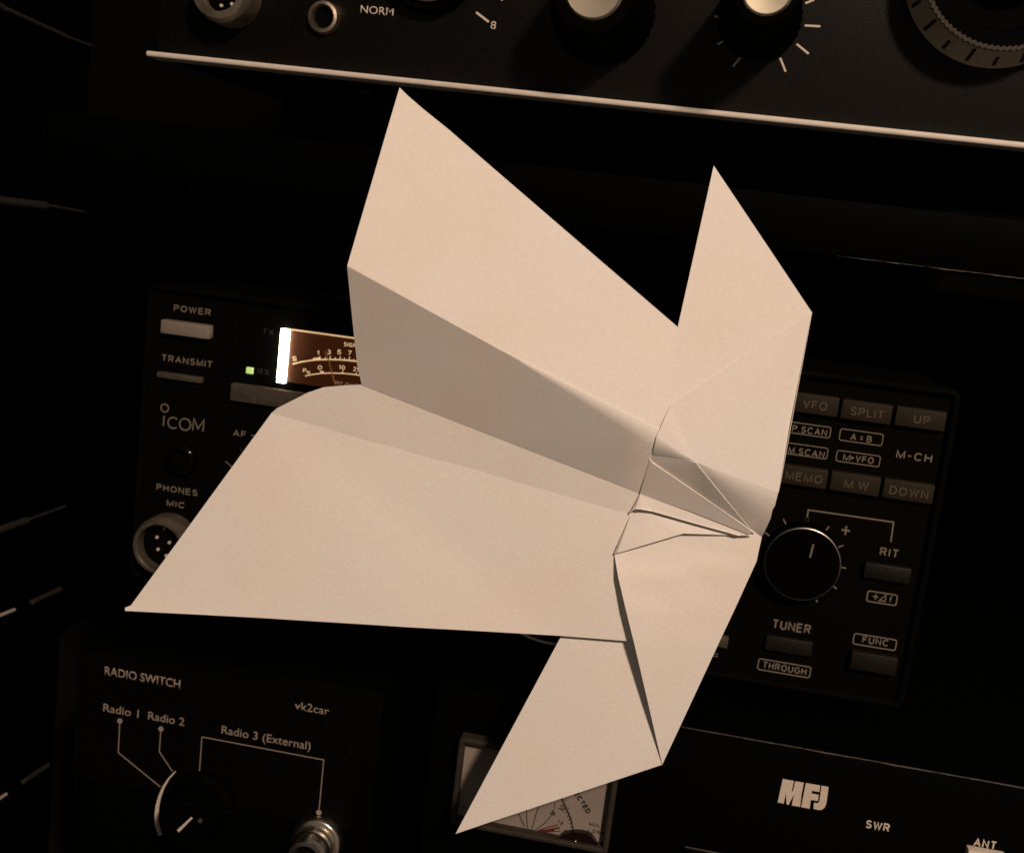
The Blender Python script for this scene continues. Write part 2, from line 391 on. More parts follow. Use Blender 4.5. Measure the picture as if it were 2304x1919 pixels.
# ---- upper receiver
pl = at(*V1(858, 318), YT - 0.006); pr = at(*V3(2100, 857), YT - 0.006)
zt = (pl.z + pr.z) / 2
rx = root('radio_receiver', (0.05, 0.1, sz + 0.016), 'upper black radio with large knobs and a bright metal strip along its bottom edge', 'radio')
xl, xr = pl.x, pl.x + 0.36
box('case', xl + 0.004, xr - 0.004, YT + 0.004, 0.30, zt - 0.001, zt + 0.14, M['case'], rx, 0.001)
tp = box('front_panel', xl, xr, YT, YT + 0.004, zt + 0.001, zt + 0.145, M['crackle'], rx, 0.0008)
th = 0.00080
bm = bmesh.new(); add_box(bm, xl, xr, YT - 0.006, YT + 0.003, zt - th, zt + th, 0.0006, 3)
link('trim_strip', bm, M['trim'], rx, smooth=50)
for fx in (xl + 0.03, xr - 0.03, xl + 0.10):
    c = Vector((fx, 0.03, 0)); bm = bmesh.new(); rod(bm, Vector((fx, 0.03 if fx != xl + 0.1 else 0.2, sz + 0.016)), Vector((fx, 0.03 if fx != xl + 0.1 else 0.2, zt - 0.001)), 0.006)
    link('foot', bm, M['knob'], rx)
fp = at(*V2(320, 548), YT + 0.01)
box('foot_clip', fp.x - 0.0014, fp.x + 0.0014, YT + 0.009, YT + 0.016, fp.z - 0.0006, fp.z + 0.0006, M['dimgrey'], rx, 0.0002)
PXM = (at(1300, 100, YT) - at(1200, 100 - 10.4, YT)).length / 100.5     # metres per photo pixel on the receiver

def din_socket(c, Y, R, rin, h, parent, m, pins, seg=64):
    s = lathe('microphone_socket', c, Y, [(R, -0.001), (R, h * 0.72), (R * 0.985, h * 0.8), (R * 0.90, h), (rin * 1.04, h), (rin, h * 0.96), (rin, h * 0.42)], m, parent, seg)
    lathe('socket_insert', c, Y, [(rin * 1.01, h * 0.46), (rin * 0.9, h * 0.52), (0, h * 0.52)], M['hole'], s, 48)
    for dx, dz in pins:
        bm = bmesh.new(); p = Vector((c.x + dx, Y - h * 0.50, c.z + dz)); rod(bm, p, p + Vector((0, -h * 0.07, 0)), R * 0.055, 10)
        link('pin', bm, M['pin'], s)
    return s
c = at(*V1(1378, -15), YT)
r0 = 183 / 2.625 * PXM
din_socket(c, YT, r0, r0 * 0.66, 0.0105, rx, M['tarnish'], [(r0 * 0.42 * math.cos(t), r0 * 0.42 * math.sin(t)) for t in [i * math.tau / 7 for i in range(7)]] + [(0, 0)])
c = at(*V1(1905, 100), YT - 0.002)
js = lathe('jack_socket', c, YT, [(97 / 2.625 * PXM, -0.001), (97 / 2.625 * PXM, 0.0012), (90 / 2.625 * PXM, 0.0022), (72 / 2.625 * PXM, 0.0024), (64 / 2.625 * PXM, 0.0016), (62 / 2.625 * PXM, 0.0002)], M['nickel'], rx, 48)
lathe('socket_hole', c, YT, [(64 / 2.625 * PXM, 0.0002), (0, 0.0002)], M['hole'], js, 32)
letter_soft('NORM', V2(290, 78), V2(485, 96), 45 / 2.625, YT, M['ink_white'], tp, bold=0.004)
letter_soft('8', V2(1058, 172), V2(1090, 176), 46 / 2.625, YT, M['ink_white'], tp, bold=0.004)
strokes('tick_mark', [([V2(975, 75), V2(1050, 132)], 0.62)], YT, M['ink_white'], tp)
strokes('tick_mark', [([V2(1124, 6), V2(1150, -60)], 0.62)], YT, M['ink_white'], tp)

def knob(parent, axis_px, cap_px, cap_r, body_r, Y, name='knob'):
    """fluted black knob with a spun metal cap; its height follows from where the cap is seen"""
    c = at(*axis_px, Y)
    h = 0.02
    # find the height at which the cap centre, on the knob axis, is seen at cap_px
    best = None
    for i in range(5, 45):
        hh = i / 1000; w = at(*cap_px, Y - hh); e = (w - Vector((c.x, Y - hh, c.z))).length
        if best is None or e < best[0]: best = (e, hh, w)
    h = best[1]; c = Vector((best[2].x, Y, best[2].z))
    k = lathe(name, c, Y, [(body_r * 1.05, -0.0005), (body_r * 1.05, 0.003), (body_r * 1.0, 0.0045), (body_r * 0.80, h - 0.002), (body_r * 0.76, h - 0.0006), (cap_r * 1.02, h - 0.0004), (0, h - 0.0004)], M['knob'], parent, 72, flutes=36, fdepth=0.0004, smooth=20)
    lathe('cap', c, Y, [(cap_r, h - 0.0008), (cap_r, h), (cap_r * 0.93, h + 0.0004), (cap_r * 0.9, h + 0.00025), (cap_r * 0.5, h + 0.0001), (0, h)], M['alu'], k, 64, smooth=25)
    return k, c, h
PXK = PXM * 0.93
knob(rx, V2(672, -150), V2(690, -228), 240 / 2.625 * PXK, 0.0125, YT)
knob(rx, V2(1650, 110), V2(1672, -62), 170 / 2.625 * PXK, 0.0135, YT)
knob(rx, V3(578, 120), V3(586, -63), 141 / 2.625 * PXK, 0.0105, YT)
for p, q in (((270, 100), (337, 105)), ((288, 265), (352, 232)), ((382, 395), (430, 335)), ((692, 425), (660, 345)), ((828, 320), (757, 262)), ((897, 158), (805, 153)), ((862, 0), (808, 22)), ((800, -110), (765, -80)), ((340, -60), (385, -25))):
    strokes('tick_mark', [([V3(*p), V3(*q)], 0.55)], YT, M['ink_white'], tp)
# big tuning knob with an engraved skirt
R2 = 202 * PXM * 0.97; c = at(*V3(1995, -193), YT - 0.006)
bk = lathe('tuning_knob', c, YT, [(R2 * 0.86, 0.0), (R2 * 0.86, 0.0125), (R2 * 0.84, 0.0130), (R2 * 0.70, 0.0130), (R2 * 0.67, 0.0112), (R2 * 0.40, 0.0112), (R2 * 0.38, 0.016), (R2 * 0.35, 0.0165), (0, 0.0165)], M['knob'], rx, 160, smooth=25, flutes=80, fdepth=0.00035)
sk = lathe('skirt', c, YT, [(R2 * 0.97, 0.001), (R2, 0.0025), (R2, 0.0036), (R2 * 0.985, 0.0046), (R2 * 0.89, 0.0118), (R2 * 0.87, 0.0120)], M['skirt'], bk, 180, smooth=25)
lathe('knurl', c, YT, [(R2 * 0.893, 0.0112), (R2 * 0.893, 0.0130), (R2 * 0.855, 0.0133)], M['knurl'], bk, 180, smooth=10, flutes=90, fdepth=0.00045)
bm = bmesh.new()
for i in range(22):
    t = math.radians(-135.6 + 360 / 22 * i); rb = R2 * (0.925 if i % 2 else 0.90)
    ux, uz = math.cos(t), math.sin(t); hw = 0.00048
    def on(r): return 0.0046 + (R2 * 0.985 - r) / (R2 * 0.095) * 0.0072 + 0.00012
    q = []
    for r, sd in ((R2 * 0.985, 1), (R2 * 0.985, -1), (rb, -1), (rb, 1)):
        q.append(bm.verts.new((c.x + r * ux - sd * hw * uz, YT - on(r), c.z + r * uz + sd * hw * ux)))
    bm.faces.new(q)
link('scale_marks', bm, M['ink_black'], sk)

# ---- middle transceiver
x0 = (at(337, 640, YI).x + at(308, 1060, YI).x) / 2; x1 = at(2153, 885, YI).x + 0.0013
z1 = (at(337, 640, YI).z + at(2140, 870, YI).z) / 2; z0 = z1 - 0.095
zb = at(*V8(1000, 838), YB).z                   # top of the tuner box below
ic = root('radio_transceiver', ((x0 + x1) / 2, 0.1, zb), 'middle black radio behind the paper plane, with a lit amber meter and push buttons', 'radio')
box('case', x0 + 0.001, x1 - 0.001, YI + 0.005, 0.24, z0 + 0.001, z1 - 0.001, M['case'], ic, 0.001)
ip = box('front_panel', x0 + 0.0015, x1 - 0.0015, YI, YI + 0.005, z0 + 0.0015, z1 - 0.0015, M['plastic'], ic)
ring_frame('bezel', x0, x1, z0, z1, 0.0021, YI - 0.0018, YI + 0.008, M['plastic'], ic)
for fx in (x0 + 0.03, x1 - 0.03):
    for fy in (0.03, 0.2):
        bm = bmesh.new(); rod(bm, Vector((fx, fy, zb)), Vector((fx, fy, z0 + 0.001)), 0.008); link('foot', bm, M['knob'], ic)
G = M['ink_grey']
letter('POWER', V4(388, 277), V4(678, 318), 14.5, YI, G, ip)
key('button', [V4(285, 345), V4(665, 398), V4(655, 507), V4(277, 452)], YI, 0.0035, M['greybutton'], ic)
letter('TRANSMIT', V4(292, 672), V4(692, 727), 15, YI, G, ip)
key('button', [V4(252, 757), V4(605, 802), V4(600, 855), V4(247, 800)], YI, 0.002, M['dimgrey'], ic)
letter('TX', V4(1085, 460), V4(1172, 472), 13, YI - 0.0004, M['ink_dim'], ip)
letter('RX', V4(1048, 775), V4(1140, 787), 13, YI - 0.0004, M['ink_dim'], ip)
strokes('panel_groove', [([V4(862, 130), V4(812, 965)], 0.5)], YI, M['hole'], ip)
# display window around the meter
dx0 = at(*V4(872, 300), YI).x; dzt = at(*V4(1312, 330), YI).z; dzb = at(*V4(1000, 850), YI).z
box('display_window', dx0, dx0 + 0.112, YI - 0.0004, YI + 0.001, dzb, dzt, M['hole'], ic)
key('indicator_light', [V4(957, 722), V4(1012, 727), V4(1008, 776), V4(955, 772)], YI - 0.0004, 0.0008, M['led'], ic, 0.0002)
YM = YI - 0.0008
mx0, _, mz0, mz1 = quad_rect([V4(1240, 415), V4(1312, 424), V4(1277, 848), V4(1203, 840)], YM)
lx1 = at(*V4(1294, 600), YM).x
mt = box('meter', lx1, lx1 + 0.046, YM, YI + 0.001, mz0 + 0.0005, mz1 - 0.0002, M['meterface'], ic)
box('lit_edge', mx0, lx1 - 0.0001, YM - 0.0012, YI + 0.001, mz0, mz1, M['backlight'], mt, 0.0003)
box('lit_rim', lx1, lx1 + 0.046, YM - 0.0008, YI + 0.001, mz1 - 0.0002, mz1 + 0.0002, M['scale'], mt)
def mscale(lines): strokes('scale_line', lines, YM, M['scale'], mt)
mscale([([V15(195, 1040), V15(420, 985), V15(660, 950), V15(850, 937), V15(1050, 932), V15(1300, 938), V15(1500, 952), V15(1700, 975), V15(1900, 1005), V15(2200, 1060)], 0.48)])
mscale([([V15(675, 918), V15(850, 900)], 0.55)])
mscale([([V15(490, 1325), V15(640, 1290), V15(860, 1262), V15(1100, 1252), V15(1400, 1262), V15(1600, 1280), V15(1770, 1305), V15(2000, 1345)], 0.36)])
mscale([([V15(845, 1225), V15(930, 1228)], 0.5)])
mscale([([V15(x, y + dy), V15(x + 6 + dy * 0.1, y)], 0.26) for x, y, dy in ((830, 858, 70), (960, 885, 45), (1072, 850, 75), (1195, 880, 55), (1308, 855, 80), (1412, 893, 50), (1527, 868, 80), (1635, 925, 40), (1370, 1200, 60), (1690, 1240, 55))])
for s, a, b, cp in (('S', (180, 965), (290, 975), 11.0), ('1', (762, 828), (815, 834), 10.5), ('3', (1005, 808), (1092, 818), 10.8), ('5', (1243, 806), (1335, 818), 10.8), ('7', (1490, 825), (1580, 838), 10.5), ('P', (437, 1240), (520, 1248), 9.5), ('o', (525, 1268), (608, 1275), 9.5), ('0', (785, 1172), (885, 1180), 10), ('10', (1282, 1166), (1425, 1182), 10), ('25', (1625, 1205), (1780, 1225), 10), ('SIGNAL', (1400, 620), (1880, 680), 9.5)):
    letter(s, V15(*a), V15(*b), cp, YM, M['scale'] if s != 'SIGNAL' else M['scale'], mt)
letter('RF OUTPUT', V15(1200, 1535), V15(2050, 1640), 8.5, YM, M['scale_dim'], mt)
strokes('needle', [([V15(950, 735), V15(1045, 960), V15(1200, 1530)], [0.35, 0.3, 0.4])], YM - 0.0009, M['needle'], mt)
key('display_bar', [V4(838, 840), V4(2300, 1062), V4(2270, 1202), V4(828, 978)], YI, 0.0022, M['dimgrey'], ic, 0.0004)
# logo: ring over the i, thin round lettering
bm = bmesh.new(); Cc = at(*V4(318, 1043), YI); add_stroke(bm, disc_pts(Cc, 0.00125), 0.00038, YI)
lw = 0.00042
def u4(*q): return [at(*V4(*p), YI) for p in q]
add_stroke(bm, u4((313, 1105), (307, 1182)), lw, YI)
Cc = at(*V4(385, 1160), YI); add_stroke(bm, disc_pts(Cc, 0.00172, 20, 48, 312), lw, YI)
Cc = at(*V4(478, 1172), YI); add_stroke(bm, disc_pts(Cc, 0.00182, 30), lw, YI)
add_stroke(bm, u4((538, 1217), (548, 1127), (580, 1205), (628, 1137), (618, 1228)), lw, YI)
bmesh.ops.recalc_face_normals(bm, faces=bm.faces)
link('lettering', bm, G, ip)
letter('AF', V4(855, 1263), V4(957, 1274), 14, YI, G, ip)
strokes('tick_mark', [([V4(1000, 1258), V4(1050, 1262)], 0.3)], YI, G, ip)
strokes('tick_mark', [([V4(795, 1462), V4(850, 1508)], 0.3)], YI, G, ip)
strokes('tick_mark', [([V4(912, 1355), V4(930, 1395)], 0.3)], YI, M['ink_dim'], ip)
c = at(*V5(435, 610), YI - 0.003)
pj = lathe('headphone_jack', c, YI, [(0.0050, -0.001), (0.0050, 0.0018), (0.0048, 0.0024), (0.0044, 0.0029), (0.0038, 0.0032), (0.0034, 0.0032), (0.0033, 0.001)], M['glossblack'], ic, 48)
lathe('socket_hole', c, YI, [(0.0033, 0.001), (0, 0.001)], M['hole'], pj, 32)
letter('PHONES', V5(252, 850), V5(574, 893), 14.2, YI, G, ip)
letter('MIC', V5(332, 973), V5(472, 993), 13.8, YI, G, ip)
cs = at(*V5(362, 1250), YI)
PXI = (at(400, 1200, YI) - at(300, 1188, YI)).length / 100.7
rs = 218 / 3.5 * PXI
hp = 0.0085
face_c = [(295, 1165), (397, 1190), (237, 1230), (335, 1272), (245, 1325), (430, 1275), (385, 1345), (310, 1375)]
pins = []
for p in face_c:
    w = at(*V5(*p), YI - hp * 0.75); pins.append((w.x - cs.x, w.z - cs.z))
din_socket(cs, YI, rs, rs * 0.77, hp, ic, M['tarnish'], pins)
# hidden dial that the plane rests on: only the lower rim shows
DK = at(1262, 1262, YI - 0.030); DK.y = 0.0; Rk = 0.0240
dk = lathe('tuning_knob', DK, YI, [(Rk * 0.98, 0.0), (Rk * 0.98, 0.0295), (Rk * 0.97, 0.0305), (Rk * 0.90, 0.0312), (Rk * 0.84, 0.034), (0, 0.034)], M['knob'], ic, 96)
lathe('knob_ring', DK, YI, [(Rk * 0.97, 0.0290), (Rk * 1.003, 0.0296), (Rk * 1.004, 0.0304), (Rk * 0.998, 0.0309), (Rk * 0.978, 0.0311), (Rk * 0.970, 0.0309), (Rk * 0.965, 0.0300)], M['white_ring'], dk, 128)
# right-hand keys
def bkey(txt, pts, a, b, cap=19.5):
    k = key('button', pts, YI, 0.0024, M['button'], ic, 0.0004)
    letter(txt, a, b, cap, YI - 0.0024, M['ink_button'], k)
bkey('VFO', [V6(505, 238), V6(862, 285), V6(850, 415), V6(490, 370)], V6(612, 352), V6(775, 372))
bkey('SPLIT', [V6(882, 292), V6(1220, 337), V6(1208, 468), V6(867, 422)], V6(930, 402), V6(1155, 425))
bkey('UP', [V6(1247, 340), V6(1582, 382), V6(1570, 512), V6(1230, 470)], V6(1355, 452), V6(1465, 466))
bkey('MEMO', [V6(430, 724), V6(787, 768), V6(775, 898), V6(420, 852)], V6(495, 830), V6(742, 862))
bkey('M W', [V6(808, 771), V6(1142, 822), V6(1128, 950), V6(795, 902)], V6(888, 885), V6(1052, 908))
bkey('DOWN', [V6(1163, 822), V6(1502, 875), V6(1487, 1003), V6(1147, 950)], V6(1192, 930), V6(1452, 962))
boxed('P.SCAN', [V6(500, 440), V6(805, 482), V6(796, 553), V6(490, 512)], V6(540, 512), V6(775, 540), 15.5, YI, G, ip)
boxed('A = B', [V6(867, 488), V6(1155, 530), V6(1146, 605), V6(860, 567)], V6(932, 565), V6(1075, 585), 15, YI, G, ip)
boxed('M.SCAN', [V6(470, 578), V6(785, 622), V6(776, 695), V6(460, 650)], V6(515, 655), V6(758, 688), 15.5, YI, G, ip)
boxed('', [V6(845, 635), V6(1136, 674), V6(1127, 745), V6(838, 708)], 0, 0, 0, YI, G, ip)
letter('M', V6(882, 703), V6(930, 708), 15, YI, G, ip)
bm = bmesh.new(); q = [bm.verts.new(at(*V6(*p), YI - 0.00012)) for p in ((940, 672), (962, 688), (937, 700))]; bm.faces.new(q)
link('arrow_mark', bm, G, ip)
letter('VFO', V6(965, 712), V6(1088, 728), 15, YI, G, ip)
letter('M-CH', V6(1238, 688), V6(1478, 718), 18.5, YI, G, ip)
strokes('printed_line', [([V6(632, 1160), V6(652, 1035), V6(1224, 1117), V6(1206, 1250)], 0.42)], YI, G, ip)
strokes('printed_line', [([V6(634, 1160), V6(646, 1082)], 1.1)], YI, M['ink_dim'], ip)
strokes('plus_sign', [([V6(875, 1168), V6(932, 1176)], 0.5), ([V6(908, 1142), V6(899, 1202)], 0.5)], YI - 0.00002, G, ip)
letter('RIT', V6(1128, 1340), V6(1255, 1357), 19, YI, G, ip)
for p, q in (((485, 1095), (520, 1168)), ((362, 1185), (420, 1232)), ((320, 1331), (360, 1336)), ((792, 1145), (748, 1200)), ((888, 1272), (826, 1296)), ((835, 1413), (905, 1425)), ((808, 1538), (843, 1563)), ((705, 1637), (713, 1653))):
    strokes('tick_mark', [([V6(*p), V6(*q)], 0.4)], YI, G, ip)
hk = 0.0058; c = at(*V6(612, 1400), YI - hk); rk = 222 / 2.983 * PXI * (DIST - hk) / DIST
kn = lathe('knob', c, YI, [(rk * 1.03, 0.0), (rk * 1.02, 0.002), (rk * 0.985, hk - 0.0008), (rk * 0.95, hk - 0.0001), (0, hk - 0.0001)], M['knob'], ic, 96)
lathe('knob_ring', c, YI, [(rk * 1.0, hk - 0.0010), (rk * 1.003, hk - 0.0007), (rk * 0.998, hk - 0.00035), (rk * 0.985, hk - 0.0001), (rk * 0.968, hk + 0.00004), (rk * 0.958, hk + 0.00006), (rk * 0.955, hk - 0.0005)], M['bright_ring'], kn, 128, smooth=60)
strokes('pointer', [([V6(686, 1265), V6(664, 1354)], 0.5)], YI - hk, M['ink_grey'], kn)
key('button', [V6(1037, 1380), V6(1350, 1438), V6(1333, 1532), V6(1020, 1495)], YI, 0.0022, M['darkbutton'], ic, 0.0004)
boxed('', [V6(1052, 1575), V6(1250, 1608), V6(1240, 1677), V6(1044, 1645)], 0, 0, 0, YI, G, ip, 0.36)
strokes('lettering', [([V6(1085, 1614), V6(1122, 1620)], 0.36), ([V6(1106, 1598), V6(1101, 1636)], 0.36)], YI - 0.00002, G, ip)
strokes('lettering', [([V6(1128, 1642), V6(1176, 1602), V6(1166, 1648), V6(1128, 1642)], 0.36)], YI - 0.00002, G, ip)
letter('f', V6(1190, 1652), V6(1212, 1655), 14, YI, G, ip)
letter('TUNER', V7(609, 690), V7(836, 724), 21, YI, G, ip)
key('button', [V7(578, 730), V7(852, 775), V7(845, 863), V7(568, 820)], YI, 0.0016, M['darkbutton'], ic, 0.0004)
boxed('THROUGH', [V7(533, 868), V7(841, 920), V7(833, 985), V7(527, 930)], V7(553, 925), V7(812, 966), 15.5, YI, G, ip, 0.34)
boxed('FUNC', [V7(1097, 717), V7(1347, 762), V7(1340, 823), V7(1090, 780)], V7(1142, 775), V7(1295, 798), 15.5, YI, G, ip, 0.34)
key('button', [V7(1085, 818), V7(1355, 875), V7(1345, 978), V7(1070, 930)], YI, 0.003, M['darkbutton'], ic, 0.0004)
key('slide_switch', [V7(250, 728), V7(355, 742), V7(350, 810), V7(245, 797)], YI, 0.0015, M['dimgrey'], ic, 0.0003)
strokes('lettering', [([V7(258, 838), V7(292, 843)], 0.25), ([V7(255, 852), V7(292, 857)], 0.25)], YI, G, ip)

# ---- switch box, lower left
SW = M['ink_warm']
zs = (at(*V10(90, 85), YB).z + at(*V10(740, 190), YB).z) / 2
sx0 = at(*V10(55, 700), YB).x; sx1 = at(*V10(2080, 1000), YB).x
sw = root('switch_box', ((sx0 + sx1) / 2, 0.06, 0), 'black radio switch box at lower left with printed label, knob and silver socket', 'switch box')
sp = box('case', sx0, sx1, YB, 0.14, 0.0, zs + 0.003, M['satin'], sw, 0.0008)
lx0 = at(*V10(85, 90), YB).x; lx1_ = at(*V10(1967, 820), YB).x; lz0 = at(*V10(1915, 1285), YB).z
lb = box('label_plate', lx0, lx1_, YB - 0.00022, YB + 0.0003, lz0 - 0.001, zs, M['label'], sw)
YL = YB - 0.00022
letter_soft('RADIO SWITCH', V10(255, 262), V10(765, 354), 18.5, YL, SW, lb, bold=0.014)
letter_soft('Radio 1', V10(247, 508), V10(485, 550), 17.3, YL, SW, lb, bold=0.0)
letter_soft('Radio 2', V10(550, 560), V10(793, 608), 17.3, YL, SW, lb, bold=0.0)
letter_soft('Radio 3 (External)', V10(1045, 657), V10(1645, 768), 17.5, YL, SW, lb, bold=0.0)
letter_soft('vk2car', V10(1537, 498), V10(1770, 530), 17.5, YL, SW, lb, bold=0.006)
strokes('printed_line', [([V10(360, 575), V10(349, 787), V10(633, 1018)], 0.27)], YL, SW, lb)
strokes('printed_line', [([V10(637, 628), V10(626, 780), V10(715, 915)], 0.27)], YL, SW, lb)
strokes('printed_line', [([V10(889, 1025), V10(914, 681), V10(1736, 836), V10(1703, 1185)], 0.27)], YL, SW, lb)
for p in ((360, 573), (637, 627), (1703, 1190)):
    c = at(*V10(*p), YL)
    lathe('printed_dot', c, YL, [(0.00085, -0.0001), (0.00085, 0.00016), (0, 0.00016)], SW, lb, 24)
strokes('printed_arc', [([V10(735, 914), V10(690, 962), V10(655, 1018), V10(628, 1085), V10(612, 1150), V10(607, 1215), V10(612, 1275), V10(622, 1318), V10(634, 1345)], [0.35, 0.5, 0.75, 0.95, 1.15, 1.3, 1.4, 1.4, 1.3])], YL - 0.00003, M['ink_white'], lb)
c = at(*V10(830, 1235), YB - 0.011)
sk_ = lathe('knob', c, YB, [(0.0108, -0.001), (0.0108, 0.003), (0.0092, 0.0045), (0.0082, 0.0145), (0.0075, 0.0152), (0, 0.0152)], M['knob'], sw, 60, flutes=30, fdepth=0.0004, smooth=20)
strokes('pointer', [([V10(845, 1226), V10(752, 1316)], [0.6, 0.9])], YB - 0.0154, M['ink_white'], sk_)
lathe('knob_screw', at(*V10(905, 1242), YB - 0.0150), YB, [(0.0007, 0.0145), (0.0007, 0.0156), (0, 0.0157)], M['dimgrey'], sk_, 16)
c = at(*V10(1668, 1418), YB - 0.004)
rb = 168 / 3 * PXI * 0.94
bs = lathe('coaxial_socket', c, YB, [(rb * 1.04, -0.001), (rb * 1.04, 0.0018), (rb * 0.98, 0.0026), (rb * 0.95, 0.0028), (rb * 0.80, 0.003), (rb * 0.79, 0.0055), (rb * 0.73, 0.0060), (rb * 0.72, 0.0070), (rb * 0.78, 0.0075), (rb * 0.74, 0.0083), (rb * 0.70, 0.0088), (rb * 0.77, 0.0093), (rb * 0.73, 0.0100), (rb * 0.69, 0.0104), (rb * 0.76, 0.0110), (rb * 0.7, 0.0118), (rb * 0.55, 0.0120), (rb * 0.52, 0.0112), (rb * 0.50, 0.003)], M['chrome'], sw, 64)
lathe('socket_insert', c, YB, [(rb * 0.51, 0.006), (rb * 0.2, 0.0065), (0, 0.0065)], M['hole'], bs, 32)
bm = bmesh.new(); rod(bm, Vector((c.x, YB - 0.006, c.z)), Vector((c.x, YB - 0.0105, c.z)), 0.0011); link('pin', bm, M['chrome'], bs)

# ---- antenna tuner, lower right
tx0 = at(*V9(190, 1000), YB).x; tx1 = tx0 + 0.255
tn = root('antenna_tuner', ((tx0 + tx1) / 2, 0.09, 0), 'black antenna tuner at lower right with bold white lettering and a pale needle meter', 'antenna tuner')
tc = box('case', tx0, tx1, YB + 0.003, 0.20, 0.0, zb, M['satin'], tn, 0.0008)
tp2 = box('front_panel', tx0, tx1, YB, YB + 0.003, 0.001, zb + 0.0004, M['satin'], tn, 0.0006)
bm = chipped_lip(at(*V8(60, 670), YB), at(*V8(2250, 1056), YB), YB - 0.0002, zb + 0.00055, 0.00026)
link('worn_edge', bm, M['edge'], tn)
WH = M['ink_white']
bm = bmesh.new()
def poly(*pts): 
    f = bm.faces.new([bm.verts.new(at(*V8(*p), YB)) for p in pts])
poly((682, 970), (748, 982), (735, 1040), (742, 1042), (755, 984), (806, 992), (792, 1062), (784, 1133), (735, 1125), (748, 1060), (716, 1122), (704, 1118), (700, 1052), (688, 1114), (652, 1107))
poly((818, 994), (858, 1001), (840, 1144), (790, 1135))
poly((858, 1001), (902, 1008), (898, 1046), (853, 1039)); poly((851, 1056), (893, 1063), (888, 1099), (846.5, 1092))
poly((910, 1010), (951, 1017), (939, 1110), (897, 1103)); poly((897, 1103), (939, 1110), (928, 1138), (908, 1152), (890, 1151), (884, 1113))
poly((866, 1109), (884, 1113), (890, 1151), (862, 1144))
bmesh.ops.triangulate(bm, faces=bm.faces)
g = bmesh.ops.extrude_face_region(bm, geom=list(bm.faces)); bmesh.ops.translate(bm, verts=[e for e in g['geom'] if isinstance(e, bmesh.types.BMVert)], vec=(0, -0.00015, 0))
bmesh.ops.recalc_face_normals(bm, faces=bm.faces)
link('lettering', bm, WH, tp2)
letter('SWR', V8(1166, 1258), V8(1306, 1280), 18.5, YB, WH, tp2)
letter('ANT', V8(1800, 1364), V8(1934, 1384), 18.5, YB, WH, tp2)
key('button', [V8(1772, 1392), V8(2000, 1426), V8(1990, 1500), V8(1760, 1470)], YB, 0.003, M['ivory'], tn)
gx0, gx1, gz0, gz1 = quad_rect([V8(110, 1372), V8(1250, 1575), V8(1240, 1800), V8(100, 1600)], YB - 0.004)
win = box('display_window', gx0, gx1, YB - 0.004, YB + 0.001, gz0, gz1, M['glossblack'], tn, 0.0006)
bm = bmesh.new(); a = at(*V8(110, 1372), YB - 0.0042); rod(bm, Vector((a.x, YB - 0.0040, gz1 - 0.0003)), Vector((a.x + 0.013, YB - 0.0040, gz1 - 0.0003)), 0.00022, 8)
link('lit_corner', bm, M['dimgrey'], win)  # thin grey rod drawn as the highlight on the window's top edge
# crossed-needle meter
YF = YB - 0.0045
fx0, fx1, fz0, fz1 = quad_rect([V9(395, 850), V9(1496, 1025), V9(1392, 1612), V9(330, 1440)], YF)
me_ = box('meter', fx0 + 0.0016, fx1 - 0.0016, YB - 0.0012, YB + 0.001, fz0 + 0.0016, fz1 - 0.0016, M['dial'], tn)
ring_frame('meter_frame', fx0, fx1, fz0, fz1, 0.0017, YF, YB + 0.0005, M['clear'], me_, 0.0003, 0.0012)
YD = YB - 0.0012
strokes('scale_line', [([V16(60, 1070), V16(45, 690), V16(30, 400)], 0.22), ([V16(165, 1080), V16(240, 800), V16(325, 560)], 0.22), ([V16(250, 1100), V16(400, 990), V16(560, 830), V16(640, 640), V16(660, 520)], 0.2), ([V16(0, 1040), V16(-120, 760)], 0.2)], YD, M['ink_black'], me_)
strokes('scale_line', [([V16(800, 440), V16(880, 600), V16(950, 760), V16(1010, 920), V16(1045, 1100)], 0.42)], YD, M['ink_black'], me_)
strokes('scale_line', [([V16(x, y), V16(x - 38, y + 18)], 0.25) for x, y in ((850, 560), (885, 640), (920, 720), (955, 800), (985, 880), (1010, 960), (1030, 1040))] + [([V16(x, y), V16(x + 30, y - 12)], 0.22) for x, y in ((865, 470), (945, 640), (990, 850))], YD, M['ink_black'], me_)
strokes('scale_line', [([V16(300, 1120), V16(520, 1050), V16(720, 1000)], 0.3), ([V16(320, 1140), V16(560, 1100), V16(760, 1060)], 0.5), ([V16(300, 1130), V16(640, 1130)], 0.6), ([V16(350, 1150), V16(780, 1130)], 0.25)], YD - 0.00002, M['ink_red'], me_)
letter('3', V16(530, 740), V16(640, 810), 8, YD, M['ink_black'], me_, spin=1)
letter('2', V16(720, 640), V16(850, 720), 9, YD, M['ink_black'], me_, spin=1)
letter('1.5', V16(700, 940), V16(800, 1010), 8, YD, M['ink_black'], me_, spin=1)
letter('REFLECTED', V16(840, -20), V16(1345, 765), 11, YD, M['ink_black'], me_, spin=1, wt=0.24, gap=0.14)
strokes('scale_line', [([V16(855, 1120), V16(950, 1120)], 0.35), ([V16(990, 1115), V16(1100, 1112)], 0.35), ([V16(1130, 1108), V16(1215, 1110)], 0.35)], YD, M['ink_olive'], me_)
letter('MULT', V16(1385, 1020), V16(1710, 1060), 8, YD, M['ink_olive'], me_)
letter('LOSS', V16(1370, 1165), V16(1705, 1205), 8, YD, M['ink_olive'], me_)
letter('FWD', V9(388, 1302), V9(480, 1318), 5, YD, M['ink_black'], me_)
